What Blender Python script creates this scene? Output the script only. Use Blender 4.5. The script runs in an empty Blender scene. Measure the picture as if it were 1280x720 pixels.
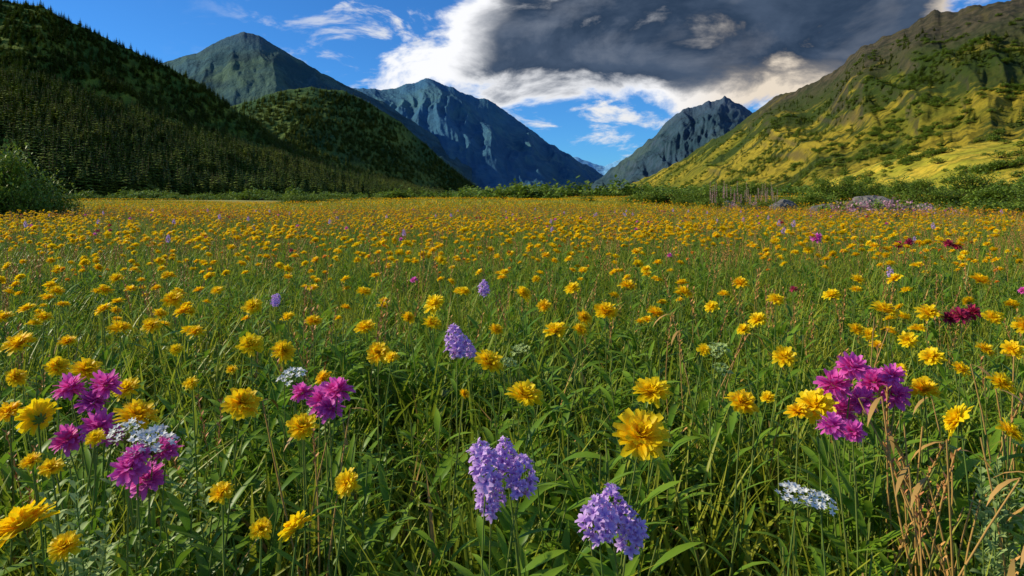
import bpy, math, random
import numpy as np
from mathutils import Matrix, Vector, noise, Euler
random.seed(7); rs=np.random.RandomState(11)
R=random.uniform
scn=bpy.context.scene
scn.view_settings.view_transform='Standard'
try: scn.view_settings.look='None'
except Exception: pass
scn.view_settings.exposure=0
EYE=0.85
K=853.0   # survey unit: tan(angle)*853

# ---------------------------------------------------------------- materials
def newmat(name):
    m=bpy.data.materials.new(name); m.use_nodes=True
    nt=m.node_tree; nt.nodes.clear()
    return m,nt,nt.nodes,nt.links
def mixcol(nt,fac,a,b,blend='MIX'):
    n=nt.nodes.new('ShaderNodeMix'); n.data_type='RGBA'; n.blend_type=blend
    for s,v in ((n.inputs[0],fac),(n.inputs[6],a),(n.inputs[7],b)):
        if hasattr(v,'is_output'): nt.links.new(v,s)
        elif isinstance(v,(int,float)): s.default_value=v
        else: s.default_value=(*v,1)
    return n.outputs[2]
def mth(nt,op,a,b=0.0,c=None,clamp=False):
    n=nt.nodes.new('ShaderNodeMath'); n.operation=op; n.use_clamp=clamp
    for i,v in enumerate((a,b,c)):
        if v is None: continue
        if hasattr(v,'is_output'): nt.links.new(v,n.inputs[i])
        else: n.inputs[i].default_value=v
    return n.outputs[0]
def sstep(nt,v,a,b):
    n=nt.nodes.new('ShaderNodeMapRange'); n.interpolation_type='SMOOTHSTEP'
    nt.links.new(v,n.inputs[0]); n.inputs[1].default_value=a; n.inputs[2].default_value=b
    return n.outputs[0]
def noisetex(nt,vec,scale,detail=5,rough=.55,dist=0):
    n=nt.nodes.new('ShaderNodeTexNoise'); n.inputs['Scale'].default_value=scale
    n.inputs['Detail'].default_value=detail; n.inputs['Roughness'].default_value=rough
    n.inputs['Distortion'].default_value=dist
    if vec is not None: nt.links.new(vec,n.inputs['Vector'])
    return n.outputs['Fac']
def plantmat(name,c1,c2,tipc=None,tipamt=.6,trans=.35,rough=.5,patch=None,pscale=.9):
    """colour varies per plant (attribute 'var'), per instance and in broad patches"""
    m,nt,N,L=newmat(name)
    oi=N.new('ShaderNodeObjectInfo'); av=N.new('ShaderNodeAttribute'); av.attribute_name='var'
    f=mth(nt,'FRACT',mth(nt,'ADD',oi.outputs['Random'],av.outputs['Fac']))
    col=mixcol(nt,f,c1,c2)
    if patch:
        geo=N.new('ShaderNodeNewGeometry')
        f=sstep(nt,noisetex(nt,geo.outputs['Position'],pscale,1),.45,.62)
        col=mixcol(nt,f,col,patch)
    if tipc:
        at=N.new('ShaderNodeAttribute'); at.attribute_name='tip'
        col=mixcol(nt,mth(nt,'MULTIPLY',at.outputs['Fac'],tipamt),col,tipc)
    p=N.new('ShaderNodeBsdfPrincipled'); L.new(col,p.inputs['Base Color'])
    p.inputs['Roughness'].default_value=rough; p.inputs['Specular IOR Level'].default_value=.22
    sh=p.outputs[0]
    if trans>0:
        t=N.new('ShaderNodeBsdfTranslucent'); L.new(col,t.inputs['Color'])
        mx=N.new('ShaderNodeMixShader'); mx.inputs[0].default_value=trans
        L.new(p.outputs[0],mx.inputs[1]); L.new(t.outputs[0],mx.inputs[2]); sh=mx.outputs[0]
    o=N.new('ShaderNodeOutputMaterial'); L.new(sh,o.inputs[0])
    return m
M_grass=plantmat('grass_blade',(.070,.180,.010),(.20,.335,.018),(.52,.54,.05),.55,.42,.42,(.28,.32,.018))
M_grassfar=plantmat('grass_blade_far',(.19,.27,.015),(.38,.38,.02),(.60,.50,.05),.5,.3,.5,(.48,.40,.03),.25)  # golden far grass; the colour also carries the warm hazy glow
M_leaf=plantmat('herb_leaf',(.055,.175,.013),(.16,.31,.02),(.34,.48,.035),.55,.38,.40)
M_stem=plantmat('green_stem',(.11,.19,.03),(.18,.21,.04),None,0,0,.5)
M_dry=plantmat('dry_stalk',(.50,.28,.08),(.36,.23,.06),None,0,0,.6)
M_yel=plantmat('yellow_petal',(.98,.74,.008),(.98,.60,.006),(.98,.80,.012),.5,.42,.5)
M_ydisc=plantmat('yellow_disc',(.97,.56,.008),(.95,.48,.01),None,0,0,.6)
M_org=plantmat('orange_petal',(.90,.36,.04),(.95,.55,.02),None,0,.3,.5)
M_mag=plantmat('magenta_petal',(.76,.035,.38),(.74,.08,.50),(.92,.26,.72),.6,.38,.5)
M_pur=plantmat('violet_petal',(.50,.24,.70),(.57,.30,.78),(.86,.64,.93),.75,.35,.5)
M_red=plantmat('crimson_petal',(.50,.02,.06),(.42,.03,.14),(.65,.07,.12),.4,.3,.5)
M_wht=plantmat('white_petal',(.84,.84,.80),(.78,.82,.78),None,0,.3,.5)
M_pale=plantmat('pale_herb',(.24,.38,.10),(.34,.46,.13),(.54,.62,.26),.5,.3,.6)
M_rust=plantmat('rust_seedhead',(.50,.20,.07),(.60,.32,.08),None,0,0,.6)
M_con=plantmat('conifer_needles',(.035,.105,.014),(.085,.165,.018),(.28,.33,.03),.6,0,.7,(.14,.19,.02),.012)  # golden branch tips paint in the low sun catching the trees
M_bark=plantmat('conifer_bark',(.06,.04,.03),(.08,.05,.03),None,0,0,.9)
M_shr=plantmat('shrub_leaf',(.07,.17,.018),(.18,.27,.03),(.32,.38,.04),.6,.25,.5)
M_shrp=plantmat('pink_blossom',(.55,.28,.36),(.66,.40,.42),None,0,.3,.6)

# ---------------------------------------------------------------- mesh builder
PB=[.9,1,.85,.55,.04]; PL=[.2,.75,1,.7,.04]; PP=[.35,.75,1,.95,.45]; PR=[.4,.8,1,1,.62]
def prof(p,t):
    x=t*(len(p)-1); i=min(int(x),len(p)-2); return p[i]+(p[i+1]-p[i])*(x-i)
class MB:
    def __init__(s): s.v=[];s.f=[];s.m=[];s.t=[];s.mats=[];s.vr=[];s.cur=0.0
    def mi(s,mat):
        if mat not in s.mats: s.mats.append(mat)
        return s.mats.index(mat)
    def ribbon(s,M,p0,az,ph0,ph1,L,W,pr,n,mat,fold=0,twist=0,t0=0.0,t1=1.0):
        mi=s.mi(mat); ca,sa=math.cos(az),math.sin(az)
        x,y,z=p0; st=L/n; k=3 if fold else 2; b=len(s.v); T=(lambda q:M@Vector(q)) if M is not I4 else (lambda q:q)
        for i in range(n+1):
            t=i/n; ph=ph0+(ph1-ph0)*t
            w=W*.5*prof(pr,t)
            tt=twist*t; sx,sy,sz=-sa*math.cos(tt),ca*math.cos(tt),math.sin(tt)
            cp,sp_=math.cos(ph),math.sin(ph)
            fo=fold*w; nx,ny,nz=-sp_*ca*fo,-sp_*sa*fo,cp*fo
            s.v.append(T((x-sx*w+nx,y-sy*w+ny,z-sz*w+nz)))
            if fold: s.v.append(T((x,y,z)))
            s.v.append(T((x+sx*w+nx,y+sy*w+ny,z+sz*w+nz)))
            s.t+= [t0+(t1-t0)*t]*k
            x+=st*cp*ca; y+=st*cp*sa; z+=st*sp_
        s.vr+=[s.cur]*(k*(n+1))
        for i in range(n):
            for j in range(k-1):
                a=b+i*k+j; s.f.append((a,a+1,a+k+1,a+k)); s.m.append(mi)
        return (x,y,z)
    def tube(s,pts,r0,r1,mat,n=5):
        mi=s.mi(mat); b=len(s.v); m=len(pts)
        for i,p in enumerate(pts):
            r=r0+(r1-r0)*i/(m-1)
            d=Vector(pts[min(i+1,m-1)])-Vector(pts[max(i-1,0)])
            q=d.to_track_quat('Z','Y') if d.length>1e-9 else Euler((0,0,0)).to_quaternion()
            for j in range(n):
                a=2*math.pi*j/n
                s.v.append(Vector(p)+q@Vector((r*math.cos(a),r*math.sin(a),0))); s.t.append(i/(m-1)); s.vr.append(s.cur)
        for i in range(m-1):
            for j in range(n):
                a=b+i*n+j; c=b+i*n+(j+1)%n
                s.f.append((a,c,c+n,a+n)); s.m.append(mi)
    def dome(s,M,r,h,mat,n=8,bump=.15):
        mi=s.mi(mat); b=len(s.v)
        for i in range(4):
            a=i/3*math.pi/2*.95
            for j in range(n):
                q=2*math.pi*j/n+i*.3; k=1+R(-bump,bump)
                s.v.append(M@Vector((r*math.cos(a)*math.cos(q)*k,r*math.cos(a)*math.sin(q)*k,h*math.sin(a)*k))); s.t.append(i/3); s.vr.append(s.cur)
        for i in range(3):
            for j in range(n):
                a=b+i*n+j; c=b+i*n+(j+1)%n
                s.f.append((a,c,c+n,a+n)); s.m.append(mi)
    def obj(s,name,link=True,smooth=True):
        me=bpy.data.meshes.new(name); me.from_pydata([tuple(v) for v in s.v],[],s.f)
        for m in s.mats: me.materials.append(m)
        me.polygons.foreach_set('material_index',s.m)
        me.polygons.foreach_set('use_smooth',[smooth]*len(s.f))
        at=me.attributes.new('tip','FLOAT','POINT'); at.data.foreach_set('value',s.t)
        at=me.attributes.new('var','FLOAT','POINT'); at.data.foreach_set('value',s.vr)
        me.update()
        o=bpy.data.objects.new(name,me)
        if link: scn.collection.objects.link(o)
        return o
I4=Matrix.Identity(4)
def curve_pts(p0,p1,bend=.03,n=6):
    p0=Vector(p0);p1=Vector(p1); a=R(0,6.28); o=Vector((math.cos(a),math.sin(a),0))*bend
    return [p0.lerp(p1,i/n)+o*math.sin(math.pi*i/n) for i in range(n+1)]
def frame(p,tilt,az,spin=0):
    return Matrix.Translation(p)@Matrix.Rotation(az,4,'Z')@Matrix.Rotation(tilt,4,'Y')@Matrix.Rotation(spin,4,'Z')

def yellow_head(mb,M,r,mat=None,full=1.0,seg=4,fold=.3):
    mat=mat or M_yel
    for (n,p0,p1,L,W,r0,z) in ((21,.35,-.30,.90,.29,.12,0),(19,.65,.0,.84,.28,.10,.03),(17,.95,.3,.76,.26,.08,.06),(14,1.2,.7,.64,.24,.06,.09),(10,1.45,1.05,.52,.20,.03,.10)):
        n=max(4,int(n*full)); a0=R(0,6)
        for i in range(n):
            a=a0+2*math.pi*i/n+R(-.16,.16); l=L*r*R(.72,1.1)
            mb.ribbon(M,(r0*r*math.cos(a),r0*r*math.sin(a),z*r),a,p0+R(-.25,.25),p1+R(-.5,.5),l,W*r*R(.75,1.2)/max(full,.6),PR,seg,mat,fold=fold*R(.3,1.6),twist=R(-.6,.6))
    mb.dome(M@Matrix.Translation((0,0,.05*r)),.14*r,.22*r,M_ydisc,6,.2)
    for i in range(8):
        a=2*math.pi*i/8
        mb.ribbon(M,(0,0,-.22*r),a,-.1,1.0,.42*r,.16*r,PL,3,M_stem)
def tuft_head(mb,M,r,mat,n=90,flat=.85):
    for i in range(n):
        z=1-1.55*(i+.5)/n; a=i*2.39996+R(-.25,.25); ph=math.asin(max(-1,min(1,z)))
        q=.2*r; l=r*.80*R(.65,1.2)
        mb.ribbon(M,(q*math.cos(ph)*math.cos(a),q*math.cos(ph)*math.sin(a),q*math.sin(ph)*flat),a,ph+R(-.2,.2),ph+R(-.8,.3),l,r*.36,PP,3,mat,fold=.3,twist=R(-.8,.8))
    for i in range(8):
        a=2*math.pi*i/8; mb.ribbon(M,(0,0,-.4*r),a,0,1.1,.4*r,.16*r,PL,3,M_stem)
def lupin_head(mb,M,rx,rz,mat,n=44):
    for i in range(n):
        z=-1.0+2.0*(i+.5)/n; a=i*2.39996+R(-.4,.4)
        rr=math.sqrt(max(0,1-z*z))*(1-.25*z)*R(.6,1.15)
        p=(rx*rr*math.cos(a)*.8,rx*rr*math.sin(a)*.8,rz*z)
        mb.cur=R(0,1)
        Mi=M@frame(p,R(.6,1.4)*(1-.6*max(z,0)),a)
        s=rx*.76*R(.65,1.2)*(1-.35*max(z,0))
        mb.ribbon(Mi,(0,0,-s*.3),0,1.5,1.5,s*.5,s*.22,PB,2,mat)
        for k in range(5):
            b=2*math.pi*k/5+R(-.25,.25)
            mb.ribbon(Mi,(0,0,0),b,1.1+R(-.25,.2),-.1+R(-.4,.4),s,s*.46,PP,3,mat,fold=.3,twist=R(-.5,.5))
def umbel(mb,M,r,mat,n=20,pet=5):
    for i in range(n):
        q=math.sqrt((i+.5)/n)*r; a=i*2.39996+R(-.3,.3)
        p=Vector((q*math.cos(a),q*math.sin(a),.3*r*(1-(q/r)**2)+R(-.12,.12)*r))
        pw=[M@Vector((0,0,-r*.8)),M@p]
        mb.tube([tuple(x) for x in pw],.0006,.0005,M_stem,3)
        Mi=M@frame(p,R(-.7,.7),a)
        for k in range(pet):
            mb.ribbon(Mi,(0,0,0),2*math.pi*k/pet+R(-.2,.2),.5,-.1,r*.24,r*.13,PP,2,mat,fold=.2)
def leafy(mb,p0,p1,n,L,W,mat=None,up=(.5,1.1),r=.002,start=.05,end=.9,seg=5,fold=.3,tn=5):
    mat=mat or M_leaf
    pts=curve_pts(p0,p1,R(.005,.025)); mb.tube(pts if tn>3 else pts[::3],r,r*.6,M_stem,tn)
    for i in range(n):
        t=start+(end-start)*(i+R(0,.6))/n; k=min(int(t*6),5); p=pts[k].lerp(pts[k+1],t*6-k)
        a=i*2.4+R(-.4,.4); l=L*R(.7,1.1)*(1.1-.5*t)
        mb.ribbon(I4,tuple(p),a,R(*up),R(-.35,.6),l,W*R(.8,1.15)*(1.1-.4*t),PL,seg,mat,fold=fold,twist=R(-.5,.5))
    return pts

# ---------------------------------------------------------------- scatter
def scatter(name,pos,rot,scl,protos,idx=None):
    me=bpy.data.meshes.new(name); n=len(pos)
    me.vertices.add(n); me.vertices.foreach_set('co',np.asarray(pos,dtype=np.float32).ravel())
    a=me.attributes.new('rot','FLOAT_VECTOR','POINT'); a.data.foreach_set('vector',np.asarray(rot,dtype=np.float32).ravel())
    a=me.attributes.new('scl','FLOAT_VECTOR','POINT')
    scl=np.asarray(scl,dtype=np.float32)
    if scl.ndim==1: scl=np.stack([scl]*3,1)
    a.data.foreach_set('vector',scl.ravel())
    a=me.attributes.new('idx','INT','POINT')
    if idx is None: idx=rs.randint(0,len(protos),n)
    a.data.foreach_set('value',np.asarray(idx,dtype=np.int32))
    o=bpy.data.objects.new(name,me); scn.collection.objects.link(o)
    col=bpy.data.collections.new(name+'_kinds')
    for p in protos: col.objects.link(p)
    g=bpy.data.node_groups.new(name+'_gn','GeometryNodeTree')
    g.interface.new_socket('Geometry',in_out='INPUT',socket_type='NodeSocketGeometry')
    g.interface.new_socket('Geometry',in_out='OUTPUT',socket_type='NodeSocketGeometry')
    N=g.nodes;L=g.links
    gi=N.new('NodeGroupInput');go=N.new('NodeGroupOutput')
    ci=N.new('GeometryNodeCollectionInfo'); ci.inputs['Collection'].default_value=col
    ci.inputs['Separate Children'].default_value=True; ci.inputs['Reset Children'].default_value=True
    ip=N.new('GeometryNodeInstanceOnPoints'); ip.inputs['Pick Instance'].default_value=True
    def na(nm,dt):
        x=N.new('GeometryNodeInputNamedAttribute'); x.data_type=dt; x.inputs['Name'].default_value=nm
        return [s for s in x.outputs if s.enabled and s.name=='Attribute'][0]
    L.new(gi.outputs[0],ip.inputs['Points']); L.new(ci.outputs[0],ip.inputs['Instance'])
    L.new(na('rot','FLOAT_VECTOR'),ip.inputs['Rotation']); L.new(na('scl','FLOAT_VECTOR'),ip.inputs['Scale'])
    L.new(na('idx','INT'),ip.inputs['Instance Index'])
    L.new(ip.outputs[0],go.inputs[0])
    md=o.modifiers.new('scatter','NODES'); md.node_group=g
    return o
def gz(x,y):
    x=np.asarray(x,float);y=np.asarray(y,float)
    d=np.sqrt(x**2+y**2)
    z=.05*np.sin(x*.37+1.)*np.sin(y*.29+.4)*np.clip((d-3)/8,0,1)+.02*np.sin(x*1.3)*np.sin(y*1.1+2)*np.clip((d-2)/3,0,1)
    t=np.clip((d-22)/45,0,1); t=t*t*(3-2*t)
    return z+t*(.30+.22*np.sin(x*.07+.6)+.16*np.sin(x*.19+y*.05)+.006*np.clip(x,0,60))

def patch(name,size,nb,w,mat,seg,fold,nherb,herbseg,dry,nfl=0,h=.38,spread=.06,flw=.026,nor=0):
    """one square of meadow sward, grass tufts + herbs merged"""
    mb=MB(); H=size/2*1.08; k=0
    while k<nb:
        cx,cy=R(-H,H),R(-H,H); hh0=h*random.choice((R(.5,.8),R(.75,1.05),R(.85,1.22))); mb.cur=R(0,.5); ww=w*R(.7,1.5)
        for i in range(min(random.randint(8,18),nb-k)):
            k+=1; a=R(0,6.28); q=R(0,spread); m=M_dry if R(0,1)<dry else mat
            mb.ribbon(I4,(cx+q*math.cos(a),cy+q*math.sin(a),-.03),a+R(-.9,.9),R(1.1,1.55),R(.0,1.4),hh0*R(.6,1.1),ww*R(.7,1.2),PB,seg,m,fold=fold,twist=R(-.9,.9))
    for i in range(nherb):
        cx,cy=R(-H,H),R(-H,H); mb.cur=R(0,.6); hh=h*R(.7,1.1); sc=R(.7,1.25)
        for j in range(random.choice((1,2,3))):
            a=R(0,6.28); leafy(mb,(cx+R(-.02,.02),cy+R(-.02,.02),-.02),(cx+.06*math.cos(a),cy+.06*math.sin(a),hh*R(.85,1)),random.randint(9,14) if herbseg>2 else 7,.125*sc,.020*sc*(1 if herbseg>2 else 1.4),seg=herbseg,fold=fold,r=.0022,tn=5 if herbseg>3 else 3)
    for i in range(nfl):
        cx,cy=R(-H,H),R(-H,H); mb.cur=R(0,1); hh=R(.38,.48); x1,y1=cx+R(-.05,.05),cy+R(-.05,.05)
        mb.tube([(cx,cy,0),(x1,y1,hh)],.003,.002,M_stem,3)
        yellow_head(mb,frame((x1,y1,hh),R(.1,1.0),R(0,6.28)),flw*R(.65,1.2),M_org if (nor and i%(nor+1)==0) else M_yel,.45,2,0)
    return mb.obj(name,False)
def tiles(name,d0,d1,size,protos,half=.84,zr=(.92,1.08)):
    n=int(d1/size)+2; P=[];Rt=[];S=[]
    for i in range(-n,n+1):
        for j in range(-1,n+1):
            x=(i+.5)*size;y=(j+.5)*size; d=math.hypot(x,y)
            if d<d0 or d>=d1: continue
            if abs(math.atan2(x,y+1.2*min(1,d/3)))>half: continue
            if y<.38: continue
            P.append((x,y,float(gz(x,y)))); Rt.append((0,0,rs.randint(0,4)*math.pi/2)); s=rs.uniform(*zr); S.append((1.02,1.02,s))
    return scatter(name,P,Rt,S,protos)
near=[patch('meadow_sward_near',.7,900,.0100,M_grass,4,.25,32,5,.05) for _ in range(6)]
mid=[patch('meadow_sward_mid',1.4,1500,.012,M_grass,3,0,52,3,.08) for _ in range(4)]
far=[patch('meadow_sward_far',3.0,2300,.018,M_grassfar,2,0,60,2,.10,nfl=66,nor=3) for _ in range(4)]
vfar=[patch('meadow_sward_distant',8.,3200,.045,M_grassfar,2,0,60,2,.1,spread=.3,nfl=140,flw=.045,nor=3) for _ in range(3)]
tiles('meadow_grass',0,5.6,.7,near)
tiles('meadow_grass_mid',5.4,15.5,1.4,mid)
tiles('meadow_grass_far',15,36,3.0,far)
tiles('meadow_grass_distant',35,104,8.0,vfar)

def yplant(name,hs=.027,h=.5,tilt=.4,nheads=1,mat=None,full=1,seg=4,fold=.3):
    mb=MB()
    for k in range(nheads):
        a=R(0,6.28); t=(.05*k*math.cos(a)+R(-.01,.01),.05*k*math.sin(a),h-.05*k); mb.cur=R(0,1)
        leafy(mb,(t[0]*.3+R(-.03,.03),t[1]*.3+R(-.03,.03),0),t,4,.09,.010,r=.0016,end=.75,seg=3,tn=4)
        yellow_head(mb,frame(t,R(.1,tilt),R(0,6.28)),hs*(1-.15*k),mat,full,seg,fold)
    return mb.obj(name,False)
ypl=[yplant('yellow_flower',hs=R(.019,.036),h=R(.40,.50),tilt=R(.3,1.0),nheads=random.choice((1,1,2)),seg=3,full=.75) for _ in range(10)]
ypf=[yplant('yellow_flower_small',hs=R(.018,.032),h=R(.38,.48),tilt=R(.4,1.1),nheads=random.choice((1,2)),seg=2,full=.5,fold=0) for _ in range(7)]
opl=[yplant('orange_flower',hs=R(.012,.018),h=.46,tilt=.8,nheads=2,mat=M_org,full=.5,seg=2,fold=0) for _ in range(3)]
def seedstalk(name):
    mb=MB()
    for k in range(3):
        a=R(0,6.28); p=curve_pts((R(-.03,.03),R(-.03,.03),0),(.08*math.cos(a),.08*math.sin(a),R(.42,.60)),.02); mb.cur=R(0,1)
        mb.tube(p,.0014,.0009,M_dry,4)
        for i in range(18):
            t=.76+.24*i/18; q=p[4].lerp(p[6],(t-.7)/.3)
            mb.ribbon(I4,tuple(q),i*2.4,1.0,.6,.016,.006,PP,2,M_rust)
    return mb.obj(name,False)
seeds=[seedstalk('seed_stalk') for _ in range(4)]
def purp_small(name,mat,kind):
    mb=MB(); h=.46
    leafy(mb,(0,0,0),(0,0,h),9,.08,.011,seg=3)
    t=(0,0,h)
    if kind=='lup': lupin_head(mb,frame(t,.15,0),.017,.035,mat,24)
    else: tuft_head(mb,frame(t,.3,0),.022,mat,40)
    return mb.obj(name,False)
accent=[purp_small('violet_flower',M_pur,'lup'),purp_small('magenta_flower',M_mag,'tuft'),purp_small('crimson_flower_small',M_red,'tuft')]
def wedge(d0,d1,dens,half=.84):
    n=int(half*(d1*d1-d0*d0)*dens)
    d=np.sqrt(rs.uniform(d0*d0,d1*d1,n)); a=rs.uniform(-half,half,n)
    return d*np.sin(a), d*np.cos(a)
def veg(name,rings,protos,smin,smax,tilt=.12,keep=None):
    X=[];Y=[];S=[]
    for (d0,d1,dens,sc) in rings:
        x,y=wedge(d0,d1,dens); X.append(x);Y.append(y);S.append(np.full(len(x),sc))
    X=np.concatenate(X);Y=np.concatenate(Y);S=np.concatenate(S)
    if keep is not None:
        k=keep(X,Y); X,Y,S=X[k],Y[k],S[k]
    n=len(X); Z=gz(X,Y)
    rot=np.stack([rs.uniform(-tilt,tilt,n),rs.uniform(-tilt,tilt,n),rs.uniform(0,6.28,n)],1)
    s=rs.uniform(smin,smax,n); sxy=s*S
    return scatter(name,np.stack([X,Y,Z],1),rot,np.stack([sxy,sxy,s*np.minimum(S,1.1)],1),protos)
def nf(X,Y,f,ph=0):
    return .5+.25*(np.sin(X*f+ph)*np.cos(Y*f*.8+1.3*ph)+np.sin(X*f*2.3+Y*f*1.7+ph*2)*.7+np.cos(X*f*.7-Y*f*2.9)*.5)
kf=lambda X,Y: rs.rand(len(X))<np.clip(nf(X,Y,1.1)*2.2-.45,.07,1)
veg('meadow_seed_stalks',[(1.3,5,5,1),(5,14,7,1),(14,26,4,1.1)],seeds,.75,1.0)
veg('yellow_flower_field',[(2.5,4.5,20,1.05),(4.5,9,26,1.1)],ypl,.80,1.1,.15,kf)
veg('yellow_flower_field',[(9,16,23,1.15),(16,30,6,1.3)],ypf,.80,1.1,.15,kf)
veg('orange_flower_field',[(4,9,5,1),(9,18,9,1.15),(18,32,4,1.4)],opl,.9,1.1,.15,lambda X,Y: rs.rand(len(X))<np.clip(nf(X,Y,.5,2)*1.6-.3,.1,1))
veg('wildflower_accents',[(3,8,.35,1),(8,22,.5,1.2)],accent,.9,1.05,.1)

# ---------------------------------------------------------------- individual foreground flowers (by bearing and drop)
def place(b,drop,z=.5):
    d=(EYE-z)*K/drop
    return d*b/K, d
def hero_yellow(b,drop,size,tilt=.5,az=-1.6,z=.5):
    x,y=place(b,drop,z); r=size*y/K/2*(1.18 if size<60 else 1.03)
    mb=MB(); top=(0,0,z); mb.cur=R(0,1)
    leafy(mb,(R(-.05,.05),R(-.02,.06),0),top,6,.10,.012,r=.002,end=.8)
    yellow_head(mb,frame(top,tilt,az),r)
    o=mb.obj('yellow_wildflower'); o.location=(x,y,0)
Y=[(160,300,76,.6,-1.5),(-30,207,36,.5),(15,249,42,.35),(117,144,32,.3),(175,244,44,.4),(55,167,28),(-338,257,42,.7),(-327,184,30),(-286,192,28,.8),(-167,194,28,.9),
(-468,274,46,.3),(-532,217,36,.4),(-592,274,42,1.2,2.6),(-628,269,32),(-615,184,36),(-610,414,76,.6,2.8),(-558,436,36),(-313,414,26),(-268,414,42,.8,2.7),(-205,356,32,1.0,-2),
(-362,369,28),(-262,287,36,.6),(-568,212,28),(-480,239,30),(-490,164,26),(-423,128,26),(-96,133,26),(-100,158,24),(13,120,21),(-183,163,25),(-324,136,22),(287,257,36),(285,107,20),
(76,114,20),(144,111,22),(340,199,28,.7),(380,262,46,.5),(358,268,28),(515,240,34,.4),(525,200,28),(465,142,30,.3),(520,145,28),(560,279,42,1.1,2.6),(610,232,30),(585,104,24),(180,145,24),
(620,292,30),(308,153,22),(400,122,20),(250,137,18),(-185,118,18),(-555,180,20),(-450,160,22),(-395,168,20),(-248,155,20),(600,150,22),(640,160,26),(-520,300,22),(-575,338,26),(-400,232,18),(-150,200,18),(-235,225,20),(85,165,20),(90,150,20),(560,215,22),(590,190,22),
(-420,190,16),(-350,215,14),(-60,118,18),(40,135,18),(215,118,20),(330,128,20),(430,165,20),(495,178,22),(625,190,24),(-620,225,24),(-585,150,20),(-600,330,24),(320,250,18),(485,215,18),(-20,165,18),(-130,150,18),(-280,150,18),(-510,140,20),(240,190,16),(-60,245,14),(290,165,18),(-635,150,20)]
for t in Y:
    b,dr,s=t[:3]; hero_yellow(b,dr,s,t[3] if len(t)>3 else R(.2,.8),t[4] if len(t)>4 else R(-2.6,-.5))
def hero_cluster(name,heads,mat,kind,z=.5,leaves=7):
    b0=sum(h[0] for h in heads)/len(heads)
    x0,y0=place(b0,sum(h[1] for h in heads)/len(heads),z)
    mb=MB()
    for (b,dr,s) in heads:
        yy=y0+R(-.03,.03); xx=yy*b/K; zz=EYE-yy*dr/K; r=s*yy/K/2
        top=(xx-x0,yy-y0,zz); mb.cur=R(0,1)
        leafy(mb,(R(-.03,.03),R(-.03,.03),0),(top[0],top[1],top[2]-r*.4),leaves,.10,.014,r=.0019,end=.85)
        M=frame(top,R(.1,.5),R(-2.4,-.7))
        if kind=='tuft': tuft_head(mb,M,r*1.1,mat,64)
        elif kind=='lup': lupin_head(mb,frame(top,R(.05,.3),R(0,6)),r*.8,r*1.3,mat,40)
        elif kind=='umb': umbel(mb,M,r*1.1,mat,24)
    o=mb.obj(name); o.location=(x0,y0,0)
hero_cluster('magenta_knapweed',[(-552,237,34),(-508,234,36),(-524,255,34),(-555,302,36),(-516,288,42),(-500,296,26)],M_mag,'tuft')
hero_cluster('magenta_knapweed',[(-478,338,40),(-432,315,34),(-455,352,42),(-470,322,30)],M_mag,'tuft',z=.46)
hero_cluster('magenta_knapweed',[(-262,243,28),(-235,252,40),(-218,240,36),(-228,262,34)],M_mag,'tuft')
hero_cluster('magenta_knapweed',[(425,212,38),(402,234,38),(452,230,38),(478,246,36),(410,266,42),(437,255,36),(474,222,28),(392,250,26)],M_mag,'tuft')
hero_cluster('magenta_knapweed',[(400,285,34),(425,292,28)],M_mag,'tuft')
hero_cluster('violet_lupin',[(-32,335,44),(12,347,36),(-26,372,36),(-8,322,30)],M_pur,'lup',z=.47)
hero_cluster('violet_lupin',[(108,402,44),(145,412,40),(122,385,36)],M_pur,'lup',z=.44)
hero_cluster('violet_lupin',[(-69,180,30)],M_pur,'lup')
hero_cluster('violet_lupin',[(-35,112,14)],M_pur,'lup')
hero_cluster('violet_lupin',[(-52,190,14),(-295,127,12)],M_pur,'lup')
hero_cluster('crimson_flower',[(560,147,22),(575,143,20),(545,150,18)],M_red,'tuft')
hero_cluster('crimson_flower',[(482,58,11),(496,55,11),(545,57,12),(556,60,11)],M_red,'tuft')
hero_cluster('magenta_knapweed',[(380,50,14)],M_mag,'tuft')
hero_cluster('white_yarrow',[(355,372,44),(385,380,36)],M_wht,'umb',z=.44)
hero_cluster('white_yarrow',[(-448,303,48),(-485,292,38),(-466,316,30)],M_wht,'umb',z=.49)
hero_cluster('white_yarrow',[(255,190,30),(262,214,24)],M_pale,'umb',z=.46)
hero_cluster('white_yarrow',[(-275,222,30)],M_wht,'umb',z=.48)
hero_cluster('white_yarrow',[(10,190,22),(-3,205,18)],M_pale,'umb',z=.48)
def pale_plant(b,dr,z,n=7,spread=.07):
    x,y=place(b,dr,z); mb=MB()
    for k in range(n):
        a=R(0,6.28); q=R(.2,1)*spread; mb.cur=R(0,1)
        leafy(mb,(0,0,0),(q*math.cos(a),q*math.sin(a),z*R(.8,1.02)),40,.034,.013,M_pale,r=.0014,start=.4,end=1.0,seg=3)
    o=mb.obj('pale_frilly_herb'); o.location=(x,y,0)
pale_plant(-520,345,.46,9); pale_plant(612,318,.48,9); pale_plant(-395,320,.38,3)
def dry_clump(b,dr,z,n):
    x,y=place(b,dr,z); mb=MB()
    for k in range(n):
        a=R(0,6.28); q=R(.03,.16); mb.cur=R(0,1)
        p=curve_pts((R(-.03,.03),R(-.03,.03),0),(q*math.cos(a),q*math.sin(a),z*R(.7,1.1)),R(.01,.05))
        mb.tube(p,.0022,.0013,M_dry,5)
        if R(0,1)<.5: mb.ribbon(I4,tuple(p[-1]),R(0,6),-.1,-1.3,.07,.008,PL,4,M_dry)
        if R(0,1)<.4:
            for i in range(14): mb.ribbon(I4,tuple(p[5].lerp(p[6],i/14)),i*2.4,1.0,.5,.012,.005,PP,2,M_rust)
    o=mb.obj('dry_grass_stalks'); o.location=(x,y,0)
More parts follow.
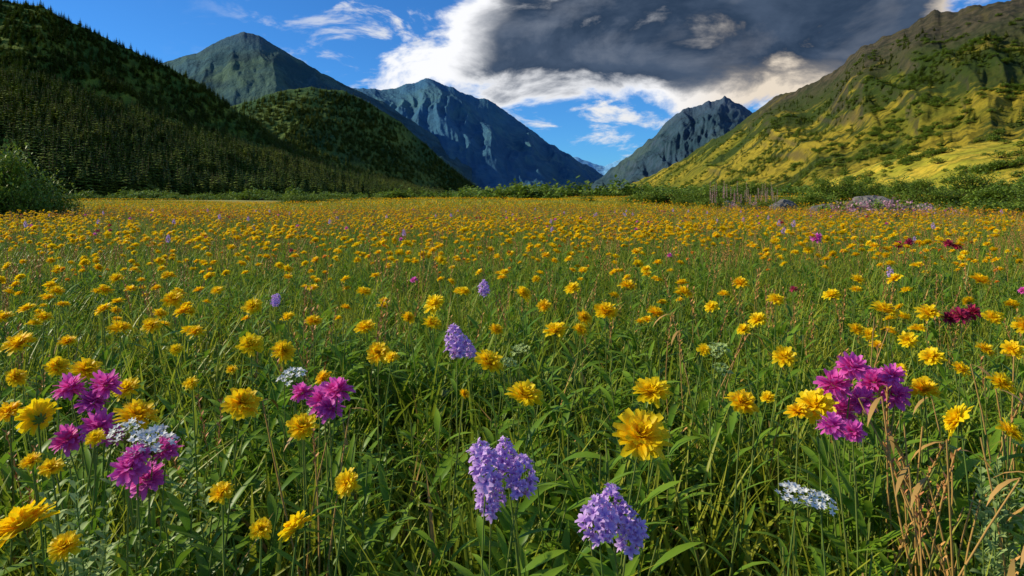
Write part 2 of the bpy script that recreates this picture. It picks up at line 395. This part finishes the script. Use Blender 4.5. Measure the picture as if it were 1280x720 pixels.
dry_clump(560,290,.50,22); dry_clump(485,335,.47,6); dry_clump(520,252,.50,9); dry_clump(-235,290,.47,4); dry_clump(440,180,.5,6); dry_clump(600,220,.5,8); dry_clump(235,160,.5,5)
bigherb=[]
for i in range(4):
    mb=MB()
    for k in range(4):
        mb.cur=R(0,.3); a=R(0,6.28); leafy(mb,(R(-.03,.03),R(-.03,.03),0),(.09*math.cos(a),.09*math.sin(a),R(.30,.42)),12,.17,.026,r=.0025)
    bigherb.append(mb.obj('broadleaf_herb',False))
tall=[]
for i in range(4):
    mb=MB()
    for k in range(11):
        mb.cur=R(0,.2); a=R(0,6.28)
        mb.ribbon(I4,(.02*math.cos(a),.02*math.sin(a),-.02),a,R(1.25,1.5),R(.2,1.2),R(.36,.54),R(.009,.015),PB,7,M_grass,fold=.3,twist=R(-.6,.6))
    tall.append(mb.obj('tall_grass_tuft',False))
veg('broadleaf_herbs',[(.6,2.8,16,1)],bigherb,.75,1.08,.15)
veg('tall_grass',[(.6,3,13,1),(3,8,7,1)],tall,.75,1.02,.15)

# ---------------------------------------------------------------- shrubs
def shrub_mesh(name,rx,ry,rz,ncl,nl,leaf,mats,link=True):
    mb=MB()
    for c in range(ncl):
        a=R(0,6.28); e=math.asin(R(0,1)); k=R(.45,1); mb.cur=R(0,1)
        cx,cy,cz=rx*k*math.cos(e)*math.cos(a),ry*k*math.cos(e)*math.sin(a),rz*(.12+.88*k*math.sin(e))
        mb.tube(curve_pts((0,0,0),(cx,cy,cz),.05*rx,3),.02*rx,.005*rx,M_bark,3)
        cr=min(rx,rz)*R(.16,.30); mat=mats[0] if (len(mats)==1 or R(0,1)<.6) else mats[1]
        for i in range(nl):
            v=Vector((random.gauss(0,.5),random.gauss(0,.5),random.gauss(0,.5)))*cr
            p=(cx+v.x,cy+v.y,max(.02,cz+v.z))
            mb.ribbon(I4,p,R(0,6.28),R(-.4,1.2),R(-.8,.6),leaf*R(.7,1.3),leaf*.5,PL,2,mat,t0=R(0,1),t1=R(0,1))
    return mb.obj(name,link)
sh1=shrub_mesh('green_shrub',1,1,1,80,70,.085,[M_shr],False)
sh2=shrub_mesh('green_shrub',1,1,.8,70,60,.10,[M_shr],False)
sh3=shrub_mesh('flowering_shrub',1,1,.7,60,60,.09,[M_shrp,M_shr],False)
shf=[shrub_mesh('distant_bush',1,1,1,26,16,.24,[M_shr],False),shrub_mesh('distant_bush',1,1,.8,22,16,.26,[M_shr],False)]
def put(me,name,x,y,s,rz=0):
    o=bpy.data.objects.new(name,me.data); scn.collection.objects.link(o)
    o.location=(x,y,float(gz(x,y))-.03); o.scale=s; o.rotation_euler=(0,0,rz)
def at(b,d): return d*b/K,d
for (b,d,s) in ((-640,21,(1.7,1.7,2.5)),(-592,22,(1.2,1.2,1.6)),(-700,20,(1.9,1.9,3.0)),(-566,27,(1.1,1,.95)),(-615,20,(1,1,1.3)),(-770,20,(2,2,2.9))):
    x,y=at(b,d); put(random.choice((sh1,sh2)),'green_shrub',x,y,s,R(0,6))
for (b,d,s) in ((-270,60,1.2),(-245,62,1.0),(-225,61,.7),(-285,63,.7),(-200,75,.7)):
    x,y=at(b,d); put(sh1,'green_shrub',x,y,(s*1.5,s,s),R(0,6))
rng=[(150,52,1.0),(180,45,1.5),(215,44,1.7),(235,47,1.3),(262,42,1.6),(345,40,.9),(375,38,1.3),(480,38,1.0),(520,36,1.3),(560,35,1.1),(600,34,1.5),(640,34,1.3),(690,34,1.9),(740,33,1.6),(95,58,.7),(400,50,1.8),(440,52,1.5),(300,60,1.6),(500,55,2.0),(575,52,2.2),(625,50,1.8),
 (530,24,.85),(572,23,.8),(600,22,.95),(640,22,.85),(665,22,1.1),(700,22,1.0),(385,25,.6),(355,27,.6),(250,34,.8),(215,36,.7),(320,32,.8)]
for (b,d,s) in rng:
    x,y=at(b,d); put(random.choice((sh1,sh2)),'green_shrub',x,y,(s*1.4,s*1.2,s*R(.85,1.1)),R(0,6))
for (b,d,s) in ((410,22,1.05),(440,21.5,1.15),(470,22,1.1),(500,21,1.0),(285,31,.9),(545,20,.8),(425,20,.8),(488,20,.85),(455,20,.8)):
    x,y=at(b,d); put(sh3,'flowering_shrub',x,y,(s*1.3,s,s),R(0,6))
mb=MB()
for i in range(44):
    x,y=R(-1.6,1.6),R(-.5,.5); h=R(.9,1.6)
    leafy(mb,(x,y,0),(x+R(-.05,.05),y,h),12,.14,.02,r=.006,seg=3)
    for k in range(26):
        t=.6+.4*k/26; mb.ribbon(I4,(x,y,h*t),k*2.4,.5,0,.08*(1.3-t),.05,PP,2,M_shrp)
o=mb.obj('fireweed_stand'); o.location=(*at(290,30),.05)
# boulders half hidden in the shrubs at the meadow's right edge
m,nt,N,L=newmat('lichen_granite'); tco=N.new('ShaderNodeTexCoord')
n1=noisetex(nt,tco.outputs['Object'],5,6); n2=noisetex(nt,tco.outputs['Object'],18,5)
col=mixcol(nt,sstep(nt,n1,.4,.62),(.13,.12,.11),(.22,.20,.18)); col=mixcol(nt,mth(nt,'MULTIPLY',sstep(nt,n2,.5,.62),.7),col,(.07,.075,.045))
p=N.new('ShaderNodeBsdfPrincipled'); p.inputs['Roughness'].default_value=.9; L.new(col,p.inputs['Base Color'])
bb=N.new('ShaderNodeBump'); bb.inputs['Distance'].default_value=.06; L.new(n2,bb.inputs['Height']); L.new(bb.outputs[0],p.inputs['Normal'])
oo=N.new('ShaderNodeOutputMaterial'); L.new(p.outputs[0],oo.inputs[0]); M_rock=m
import bmesh
for k,(b,d,s) in enumerate(((395,24,.6),(452,24,.85),(515,23,.6),(340,31,.65),(270,36,.55))):
    bm=bmesh.new(); bmesh.ops.create_icosphere(bm,subdivisions=4,radius=1)
    for v in bm.verts:
        c=v.co.copy(); f=1+.35*noise.noise(c*1.1+Vector((k*7,0,0)))+.12*noise.noise(c*3.5+Vector((0,k*5,0)))
        q=noise.cell(c*1.6+Vector((k,k,0)))*.10
        v.co=c*(f+q)
    me=bpy.data.meshes.new('boulder'); bm.to_mesh(me); bm.free(); me.materials.append(M_rock)
    me.polygons.foreach_set('use_smooth',[False]*len(me.polygons))
    o=bpy.data.objects.new('boulder',me); scn.collection.objects.link(o); x,y=at(b,d)
    o.location=(x,y,float(gz(x,y))+s*.3); o.scale=(s*1.2,s*.9,s*.75); o.rotation_euler=(R(-.2,.2),R(-.2,.2),R(0,6))

# ---------------------------------------------------------------- terrain
def gridground():
    c=np.concatenate([-np.geomspace(14000,1,110),[0],np.geomspace(1,14000,110)])
    X,Yg=np.meshgrid(c,c); Z=gz(X,Yg)*np.clip((260-np.hypot(X,Yg))/120,0,1)
    n=len(c); v=np.stack([X.ravel(),Yg.ravel(),Z.ravel()],1)
    f=[(i*n+j,i*n+j+1,(i+1)*n+j+1,(i+1)*n+j) for i in range(n-1) for j in range(n-1)]
    me=bpy.data.meshes.new('ground'); me.from_pydata(v.tolist(),[],f); o=bpy.data.objects.new('ground',me); scn.collection.objects.link(o)
    m,nt,N,L=newmat('meadow_soil')
    geo=N.new('ShaderNodeNewGeometry'); P=geo.outputs['Position']
    ln=N.new('ShaderNodeVectorMath'); ln.operation='LENGTH'; L.new(P,ln.inputs[0])
    soil=mixcol(nt,sstep(nt,noisetex(nt,P,6,4),.4,.6),(.045,.035,.02),(.04,.07,.012))
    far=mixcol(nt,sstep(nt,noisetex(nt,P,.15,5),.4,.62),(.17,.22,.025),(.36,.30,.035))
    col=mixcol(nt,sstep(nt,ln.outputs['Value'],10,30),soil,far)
    p=N.new('ShaderNodeBsdfPrincipled'); p.inputs['Roughness'].default_value=.95; L.new(col,p.inputs['Base Color'])
    o2=N.new('ShaderNodeOutputMaterial'); L.new(p.outputs[0],o2.inputs[0]); me.materials.append(m)
gridground()

def terrain_mat(name,ga,gb,rock,rock2,scale,rockz=(1e5,2e5),rockamt=.5,bump=1.,steep=(.35,.6),dark=.45,wood=None,bscale=5,woodshade_z=None):
    m,nt,N,L=newmat(name)
    geo=N.new('ShaderNodeNewGeometry'); P=geo.outputs['Position']
    sep=N.new('ShaderNodeSeparateXYZ'); L.new(P,sep.inputs[0])
    sn=N.new('ShaderNodeSeparateXYZ'); L.new(geo.outputs['Normal'],sn.inputs[0])
    n1=noisetex(nt,P,scale,6,.6,.3); n2=noisetex(nt,P,scale*bscale,8,.7)
    g=mixcol(nt,sstep(nt,n1,.40,.60),ga,gb)
    g=mixcol(nt,mth(nt,'MULTIPLY',sstep(nt,n2,.45,.62),.75),g,tuple(c*dark for c in ga))
    if wood:
        n3=noisetex(nt,P,wood[1],6,.65,.5)
        if woodshade_z:   # darker with altitude: more scrub, plus upper-slope shade put into the colour
            n3=mth(nt,'ADD',n3,mth(nt,'MULTIPLY',sstep(nt,sep.outputs[2],*woodshade_z),.17))
        g=mixcol(nt,mth(nt,'MULTIPLY',sstep(nt,n3,wood[2],wood[2]+.07),.9),g,wood[0])
    r=mixcol(nt,sstep(nt,n2,.40,.60),rock,rock2)
    zf=sstep(nt,mth(nt,'ADD',sep.outputs[2],mth(nt,'MULTIPLY',mth(nt,'SUBTRACT',n1,.5),(rockz[1]-rockz[0])*1.6)),*rockz)
    st=sstep(nt,mth(nt,'ADD',sn.outputs[2],mth(nt,'MULTIPLY',mth(nt,'SUBTRACT',n2,.5),.5)),steep[1],steep[0])
    f=mth(nt,'MAXIMUM',mth(nt,'MULTIPLY',zf,.85),mth(nt,'MULTIPLY',st,rockamt),clamp=True)
    col=mixcol(nt,f,g,r)
    p=N.new('ShaderNodeBsdfPrincipled'); p.inputs['Roughness'].default_value=.95; p.inputs['Specular IOR Level'].default_value=.1
    L.new(col,p.inputs['Base Color'])
    b=N.new('ShaderNodeBump'); b.inputs['Distance'].default_value=bump/scale*.06; b.inputs['Strength'].default_value=1.
    L.new(n2,b.inputs['Height']); L.new(b.outputs[0],p.inputs['Normal'])
    o=N.new('ShaderNodeOutputMaterial'); L.new(p.outputs[0],o.inputs[0]); return m
def interp(pts,s):
    a=np.array(pts,float)
    d=np.concatenate([[0],np.cumsum(np.abs(np.diff(a[:,0]))+1e-6)]); d/=d[-1]
    return np.stack([np.interp(s,d,a[:,k]) for k in range(a.shape[1])],1)
def hill(name,ridge,base,ns,nt,amp,fs,ft,mat,power=1.2,jag=.004,seed=0,rough=.35,gain=2.0):
    """ridge: (bearing, elevation, distance); base: (bearing, distance)."""
    s=np.linspace(0,1,ns); r=interp(ridge,s)
    base=sorted(base); bd=np.interp(r[:,0],[q[0] for q in base],[q[1] for q in base])
    RX=r[:,0]/K*r[:,2]; RY=r[:,2]; RZ=EYE+r[:,1]/K*r[:,2]
    BX=r[:,0]/K*bd; BY=bd
    T=np.concatenate([np.linspace(0,1,nt),1+np.linspace(.04,.6,10)])
    P=np.zeros((len(T),ns,3)); H=max(RZ.max(),1)
    for j in range(ns):
        jz=noise.fractal(Vector((j*fs/ns*4.5+seed,seed*3.1,0)),.9,2.1,6)*jag*RY[j]
        for i,t in enumerate(T):
            x=BX[j]+(RX[j]-BX[j])*t; y=BY[j]+(RY[j]-BY[j])*t
            if t<=1: z=RZ[j]*(t**power); env=math.sin(math.pi*min(1,t))**.7*(.4+.6*t)
            else: z=RZ[j]*(1-(t-1)*1.1); env=.25
            wob=noise.noise(Vector((s[j]*fs*.6+seed,t*3,5)))*.35
            q=noise.ridged_multi_fractal(Vector((s[j]*fs+wob+t*.6,t*ft,seed)),1.0,2.1,6,1.0,gain)-1.0
            q2=noise.fractal(Vector((s[j]*fs*4,t*ft*4,seed+9)),.9,2.2,5)
            z+= (amp*q+amp*rough*q2)*env*min(1,RZ[j]/(H*.35)) + jz*max(0,1-abs(1-t)*6)
            P[i,j]=(x,y,z if t>0 else -8)
    nT=len(T)
    f=[(i*ns+j,i*ns+j+1,(i+1)*ns+j+1,(i+1)*ns+j) for i in range(nT-1) for j in range(ns-1)]
    me=bpy.data.meshes.new(name); me.from_pydata(P.reshape(-1,3).tolist(),[],f)
    me.polygons.foreach_set('use_smooth',[True]*len(f)); me.materials.append(mat)
    o=bpy.data.objects.new(name,me); scn.collection.objects.link(o)
    return P,nt
def sample(P,nt,n,tlo=0.01,thi=1.0):
    ns=P.shape[1]; i=rs.uniform(tlo*(nt-1),thi*(nt-1)-.001,n); j=rs.uniform(0,ns-1.001,n)
    i0=i.astype(int);j0=j.astype(int);fi=(i-i0)[:,None];fj=(j-j0)[:,None]
    Q=(P[i0,j0]*(1-fi)*(1-fj)+P[i0+1,j0]*fi*(1-fj)+P[i0,j0+1]*(1-fi)*fj+P[i0+1,j0+1]*fi*fj)
    k=Q[:,2]>-1
    return Q[k],(i/(nt-1))[k],(j/(ns-1))[k]

m_forest=terrain_mat('forest_floor',(.06,.12,.018),(.18,.22,.025),(.07,.12,.03),(.09,.14,.03),.01)
m_peak=terrain_mat('alpine_slope',(.045,.115,.14),(.09,.155,.10),(.05,.10,.18),(.08,.13,.19),.0012,(750,1050),.5,.9,wood=((.028,.08,.095),.0030,.50))  # slope colours shifted to blue in place of aerial haze
m_shoulder=terrain_mat('wooded_shoulder',(.05,.11,.035),(.15,.20,.04),(.05,.08,.05),(.07,.10,.06),.004,rockamt=.3)
m_hazeblue=terrain_mat('haze_blue_mountain',(.045,.145,.25),(.07,.175,.21),(.045,.125,.26),(.075,.165,.29),.0014,(700,1050),.45,.8,dark=.75,wood=((.035,.115,.20),.0028,.52))  # blue is aerial haze mixed into the base colours, not rock colour
m_dist=terrain_mat('distant_range',(.18,.42,.68),(.20,.45,.68),(.18,.40,.66),(.22,.45,.68),.001)  # pale blue albedo stands in for haze over the farthest range
m_rightmid=terrain_mat('dark_crag',(.038,.08,.115),(.065,.11,.10),(.045,.08,.13),(.075,.11,.16),.0022,(330,560),.6,1.0,wood=((.025,.06,.08),.005,.5))  # bluish cast in these colours imitates haze at this distance
m_right=terrain_mat('sunny_hillside',(.17,.18,.016),(.42,.32,.028),(.035,.033,.025),(.11,.085,.055),.006,(150,255),.7,1.0,(.42,.70),.42,wood=((.028,.056,.010),.011,.53),bscale=9,woodshade_z=(60,180))  # yellow and dark patches also paint sunlit and shaded bands
m_knoll=terrain_mat('golden_meadow_hill',(.38,.36,.03),(.66,.47,.045),(.15,.13,.06),(.2,.16,.08),.03,rockamt=.1,wood=((.12,.17,.02),.03,.56))

PA1=hill('forest_hill',[(-1100,215,430),(-900,190,450),(-640,155,500),(-540,131,520),(-440,93,560),(-340,62,600),(-240,34,650),(-140,9,720),(-85,0,760)],
     [(-1100,190),(-900,200),(-640,230),(-540,250),(-440,290),(-340,340),(-240,420),(-140,560),(-60,740)],260,60,9,9,2,m_forest,.95,.003,1)
PA2=hill('forest_mountain',[(-1150,400,1050),(-900,330,1100),(-640,248,1100),(-590,240,1110),(-520,206,1130),(-440,168,1150),(-390,144,1180),(-340,106,1220),(-290,74,1260),(-240,56,1300),(-200,38,1350),(-100,5,1450)],
     [(-1150,600),(-640,650),(-340,800),(-100,1100)],260,80,24,7,2,m_forest,1.0,.003,2)
hill('alpine_mountain',[(-560,120,4200),(-480,150,4100),(-418,176,4000),(-390,183,4000),(-355,203,4000),(-335,208,4000),(-310,200,4000),(-270,176,4000),(-240,158,4000),(-210,143,4000),(-160,120,4000),(-100,80,4000),(-50,40,4000)],
     [(-560,2400),(-50,2600)],400,130,75,7,1.6,m_peak,1.15,.0022,3,.18,1.7)
PB2=hill('wooded_mountain',[(-480,60,2300),(-420,95,2250),(-320,124,2200),(-290,134,2200),(-250,139,2200),(-210,134,2200),(-180,120,2200),(-140,96,2200),(-100,60,2250),(-60,25,2300),(-30,3,2350)],
     [(-480,1300),(-30,2100)],260,90,38,5,1.6,m_shoulder,1.1,.002,4,.25,1.7)
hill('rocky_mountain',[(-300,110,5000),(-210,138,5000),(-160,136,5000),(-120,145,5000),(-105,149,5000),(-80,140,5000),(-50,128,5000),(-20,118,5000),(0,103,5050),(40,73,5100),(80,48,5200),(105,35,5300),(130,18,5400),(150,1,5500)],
     [(-300,2700),(100,3600),(150,5300)],460,170,115,8,1.4,m_hazeblue,1.12,.0030,5,.16,1.7)
hill('distant_mountain',[(0,60,9500),(60,50,9500),(80,52,9500),(115,39,9500),(140,52,9500),(180,62,9500),(240,80,9500),(300,80,9500)],
     [(0,8000),(300,8000)],160,50,80,5,2,m_dist,1.1,.002,6,.2)
hill('craggy_mountain',[(70,1,4600),(95,16,4500),(110,25,4400),(140,48,4300),(160,63,4200),(185,85,4100),(200,103,4050),(215,112,4000),(240,118,4000),(265,127,4000),(285,118,4000),(300,108,4000),(360,100,4000),(420,90,4000)],
     [(70,4200),(110,3000),(420,2000)],340,130,95,7,1.6,m_rightmid,1.2,.0040,7,.2,1.8)
PF=hill('rocky_hillside',[(120,0,2500),(165,25,2300),(210,48,2200),(260,78,2000),(300,106,1800),(340,130,1600),(400,156,1400),(420,176,1350),(440,194,1300),(470,201,1250),(510,226,1150),(560,236,1100),(640,251,1000),(800,290,950),(1000,330,900)],
     [(120,1700),(200,1100),(260,800),(400,480),(640,320),(1000,250)],460,170,32,7,1.3,m_right,1.25,.008,8,.2,1.8)
PG=hill('golden_hill',[(330,0,500),(380,16,460),(430,34,420),(460,46,390),(500,56,350),(560,65,320),(640,75,300),(800,92,280),(1000,100,260)],
     [(330,400),(400,300),(460,230),(560,180),(640,150),(1000,110)],180,50,3.5,5,2,m_knoll,.9,.003,9,.2)

def conifer(name):
    mb=MB()
    mb.tube([(0,0,0),(0,0,.5),(0,0,.98)],.018,.003,M_bark,3)
    nl=9; t3=[.5,1,.8,.05]
    for l in range(nl):
        t=l/nl; z=.08+.88*t; r=(.20*(1-t)**.85+.012)*R(.85,1.15); nb=8 if t<.6 else 5
        for i in range(nb):
            a=2*math.pi*(i+R(-.3,.3))/nb
            mb.ribbon(I4,(0,0,z+R(-.015,.015)),a,R(-.5,-.15),R(-.7,.0),r*R(.75,1.2),r*.95,t3,2,M_con,t0=.0,t1=1)
    mb.ribbon(I4,(0,0,.93),0,1.57,1.57,.08,.02,[1,.6,.05],2,M_con)
    return mb.obj(name,False,False)
cons=[conifer('conifer') for _ in range(4)]
def forest(name,P,n,hmin,hmax,tlo=.01,thi=1.0,keep=None):
    Q,t,s=sample(P[0],P[1],n,tlo,thi)
    if keep is not None: k=keep(Q,t,s); Q=Q[k]
    m=len(Q); rot=np.zeros((m,3)); rot[:,2]=rs.uniform(0,6.28,m); rot[:,:2]=rs.uniform(-.03,.03,(m,2))
    h=rs.uniform(hmin,hmax,m)*rs.choice([1,1,1,.7],m); w=h*rs.uniform(1.1,1.6,m)
    Q=Q.copy();Q[:,2]-=.6
    return scatter(name,Q,rot,np.stack([w,w,h],1),cons)
forest('conifer_forest',PA1,9500,7,13,keep=lambda Q,t,s: rs.rand(len(Q))<np.clip(nf(Q[:,0],Q[:,1],.03)*2+.1,.12,1))
forest('conifer_forest',PA2,10000,10,16,.15,1.0,keep=lambda Q,t,s: rs.rand(len(Q))<np.clip(nf(Q[:,0],Q[:,1],.012)*2+.05,.12,1))
forest('conifer_forest',PB2,7000,12,20,.1,.97,keep=lambda Q,t,s: rs.rand(len(Q))<np.clip(nf(Q[:,0],Q[:,1],.008)*2-.25,.06,1))
forest('conifer_forest',PF,5500,6,13,.02,.9,keep=lambda Q,t,s: (rs.rand(len(Q))<np.clip(nf(Q[:,0],Q[:,1],.010,1)*3.2-1.4,.03,.9)))
def bushes(name,Q,lo,hi):
    m=len(Q); rot=np.zeros((m,3)); rot[:,2]=rs.uniform(0,6.28,m); h=rs.uniform(lo,hi,m)
    scatter(name,Q,rot,np.stack([h*1.3,h*1.3,h],1),[x.copy() for x in shf])
Q,t,s=sample(PF[0],PF[1],9000,.0,.85); k=rs.rand(len(Q))<np.clip(nf(Q[:,0],Q[:,1],.022,3)*3-1.3,.05,1)*(1-.5*t); bushes('hillside_bushes',Q[k],1.5,4.5)
Q,t,s=sample(PG[0],PG[1],2200,.0,1.0); k=rs.rand(len(Q))<np.clip(nf(Q[:,0],Q[:,1],.05,2)*3-1.5,.04,1)*np.where(t<.35,1,.5); bushes('knoll_bushes',Q[k],1.,3.)
n=1000; d=rs.uniform(110,230,n); b=rs.uniform(-60,700,n); Qv=np.stack([d*b/K,d,np.zeros(n)],1)
bushes('valley_bushes',Qv[rs.rand(n)<np.clip(nf(Qv[:,0],Qv[:,1],.05,4)*2.2-.5,.1,1)],1.0,3.8)
n=500; d=rs.uniform(170,300,n); b=rs.uniform(-800,-60,n); Qv=np.stack([d*b/K,d,np.zeros(n)],1)
bushes('forest_edge_bushes',Qv[rs.rand(n)<np.clip(nf(Qv[:,0],Qv[:,1],.06,4)*2.2-.5,.1,1)],1.0,3.4)

# ---------------------------------------------------------------- sky
SUN_AZ=math.radians(-84); SUN_EL=math.radians(28)
w=bpy.data.worlds.new('World'); scn.world=w; w.use_nodes=True; nt=w.node_tree; N=nt.nodes; L=nt.links; N.clear()
sky=N.new('ShaderNodeTexSky'); sky.sky_type='NISHITA'; sky.sun_disc=False; sky.sun_elevation=SUN_EL; sky.sun_rotation=SUN_AZ
sky.altitude=1500; sky.air_density=1.0; sky.dust_density=.4; sky.ozone_density=3
blue=mixcol(nt,1.0,sky.outputs[0],(.36,.90,1.45),'MULTIPLY')
tc=N.new('ShaderNodeTexCoord'); sp=N.new('ShaderNodeSeparateXYZ'); L.new(tc.outputs['Generated'],sp.inputs[0])
az=mth(nt,'ARCTAN2',sp.outputs[0],sp.outputs[1])
hl=mth(nt,'SQRT',mth(nt,'ADD',mth(nt,'MULTIPLY',sp.outputs[0],sp.outputs[0]),mth(nt,'MULTIPLY',sp.outputs[1],sp.outputs[1])))
el=mth(nt,'ARCTAN2',sp.outputs[2],hl)
rightness=sstep(nt,az,.12,.30)
def dens(a,e):
    cb=N.new('ShaderNodeCombineXYZ'); L.new(a,cb.inputs[0]); L.new(mth(nt,'MULTIPLY',e,1.8),cb.inputs[1]); cb.inputs[2].default_value=3.7
    n1=noisetex(nt,cb.outputs[0],6.5,7,.58,.35)
    left=mth(nt,'DIVIDE',mth(nt,'SUBTRACT',mth(nt,'ADD',a,.275),mth(nt,'MULTIPLY',e,.55)),.07)
    right=mth(nt,'DIVIDE',mth(nt,'SUBTRACT',.59,a),.06)
    low=mth(nt,'DIVIDE',mth(nt,'ADD',mth(nt,'SUBTRACT',e,.142),mth(nt,'MULTIPLY',rightness,.03)),.045)
    m=mth(nt,'MINIMUM',mth(nt,'MINIMUM',left,right),low)
    m=mth(nt,'MAXIMUM',mth(nt,'MINIMUM',m,1.35),-1.2)
    d=mth(nt,'ADD',mth(nt,'MULTIPLY',m,.62),mth(nt,'MULTIPLY',mth(nt,'SUBTRACT',n1,.5),2.5))
    return d,n1
D,n1=dens(az,el)
D2,_=dens(mth(nt,'ADD',az,-.03),mth(nt,'ADD',el,.025))
alpha=sstep(nt,D,.0,.30)
thick=sstep(nt,D,.12,.72)
relief=mth(nt,'MULTIPLY',mth(nt,'SUBTRACT',D,D2),.55)
east=sstep(nt,mth(nt,'ADD',mth(nt,'SUBTRACT',az,mth(nt,'MULTIPLY',el,.22)),mth(nt,'MULTIPLY',mth(nt,'SUBTRACT',n1,.5),.22)),-.150,-.055)   # sunward flank stays bright
lit=mth(nt,'SUBTRACT',1.0,mth(nt,'MULTIPLY',mth(nt,'MULTIPLY',thick,1.0),east))
under=mth(nt,'MULTIPLY',sstep(nt,mth(nt,'ADD',el,mth(nt,'MULTIPLY',mth(nt,'SUBTRACT',n1,.5),.16)),.19,.13),rightness)
lit=mth(nt,'ADD',lit,mth(nt,'MULTIPLY',under,.6))
lit=mth(nt,'ADD',lit,mth(nt,'MULTIPLY',relief,.26),clamp=True)
warm=sstep(nt,az,.18,.36)
brightc=mixcol(nt,warm,(9.8,9.9,10.2),(8.2,7.1,5.8))
shade=mixcol(nt,sstep(nt,n1,.35,.65),(.20,.42,.84),(.70,1.05,1.7))
cc=mixcol(nt,lit,shade,brightc)
out=mixcol(nt,alpha,blue,cc)
cb=N.new('ShaderNodeCombineXYZ'); L.new(az,cb.inputs[0]); L.new(mth(nt,'MULTIPLY',el,2.6),cb.inputs[1])
wn=noisetex(nt,cb.outputs[0],10,6,.62,.4)
wm=mth(nt,'MULTIPLY',sstep(nt,wn,.50,.66),mth(nt,'MULTIPLY',sstep(nt,el,.0,.06),sstep(nt,az,-.5,-.1)))
out2=mixcol(nt,mth(nt,'MULTIPLY',wm,mth(nt,'SUBTRACT',1.0,alpha)),out,(8.5,8.6,8.8))
bg=N.new('ShaderNodeBackground'); bg.inputs['Strength'].default_value=.1; L.new(out2,bg.inputs[0])
wo=N.new('ShaderNodeOutputWorld'); L.new(bg.outputs[0],wo.inputs[0])
try: w.cycles.sampling_method='NONE'
except Exception as e: print(e)

sd=bpy.data.lights.new('sun','SUN'); sd.energy=5.0; sd.angle=math.radians(.5); sd.color=(1,.89,.66)
so=bpy.data.objects.new('sun',sd); scn.collection.objects.link(so)
dirv=Vector((math.sin(SUN_AZ)*math.cos(SUN_EL),math.cos(SUN_AZ)*math.cos(SUN_EL),math.sin(SUN_EL)))
so.rotation_euler=dirv.to_track_quat('Z','Y').to_euler()
cd=bpy.data.cameras.new('camera'); cam=bpy.data.objects.new('camera',cd); scn.collection.objects.link(cam)
cd.lens=24; cd.sensor_width=36; cd.shift_y=-112/1280; cd.clip_end=40000; cd.clip_start=.05
cam.location=(0,0,EYE); cam.rotation_euler=(math.radians(90),0,0)
scn.camera=cam
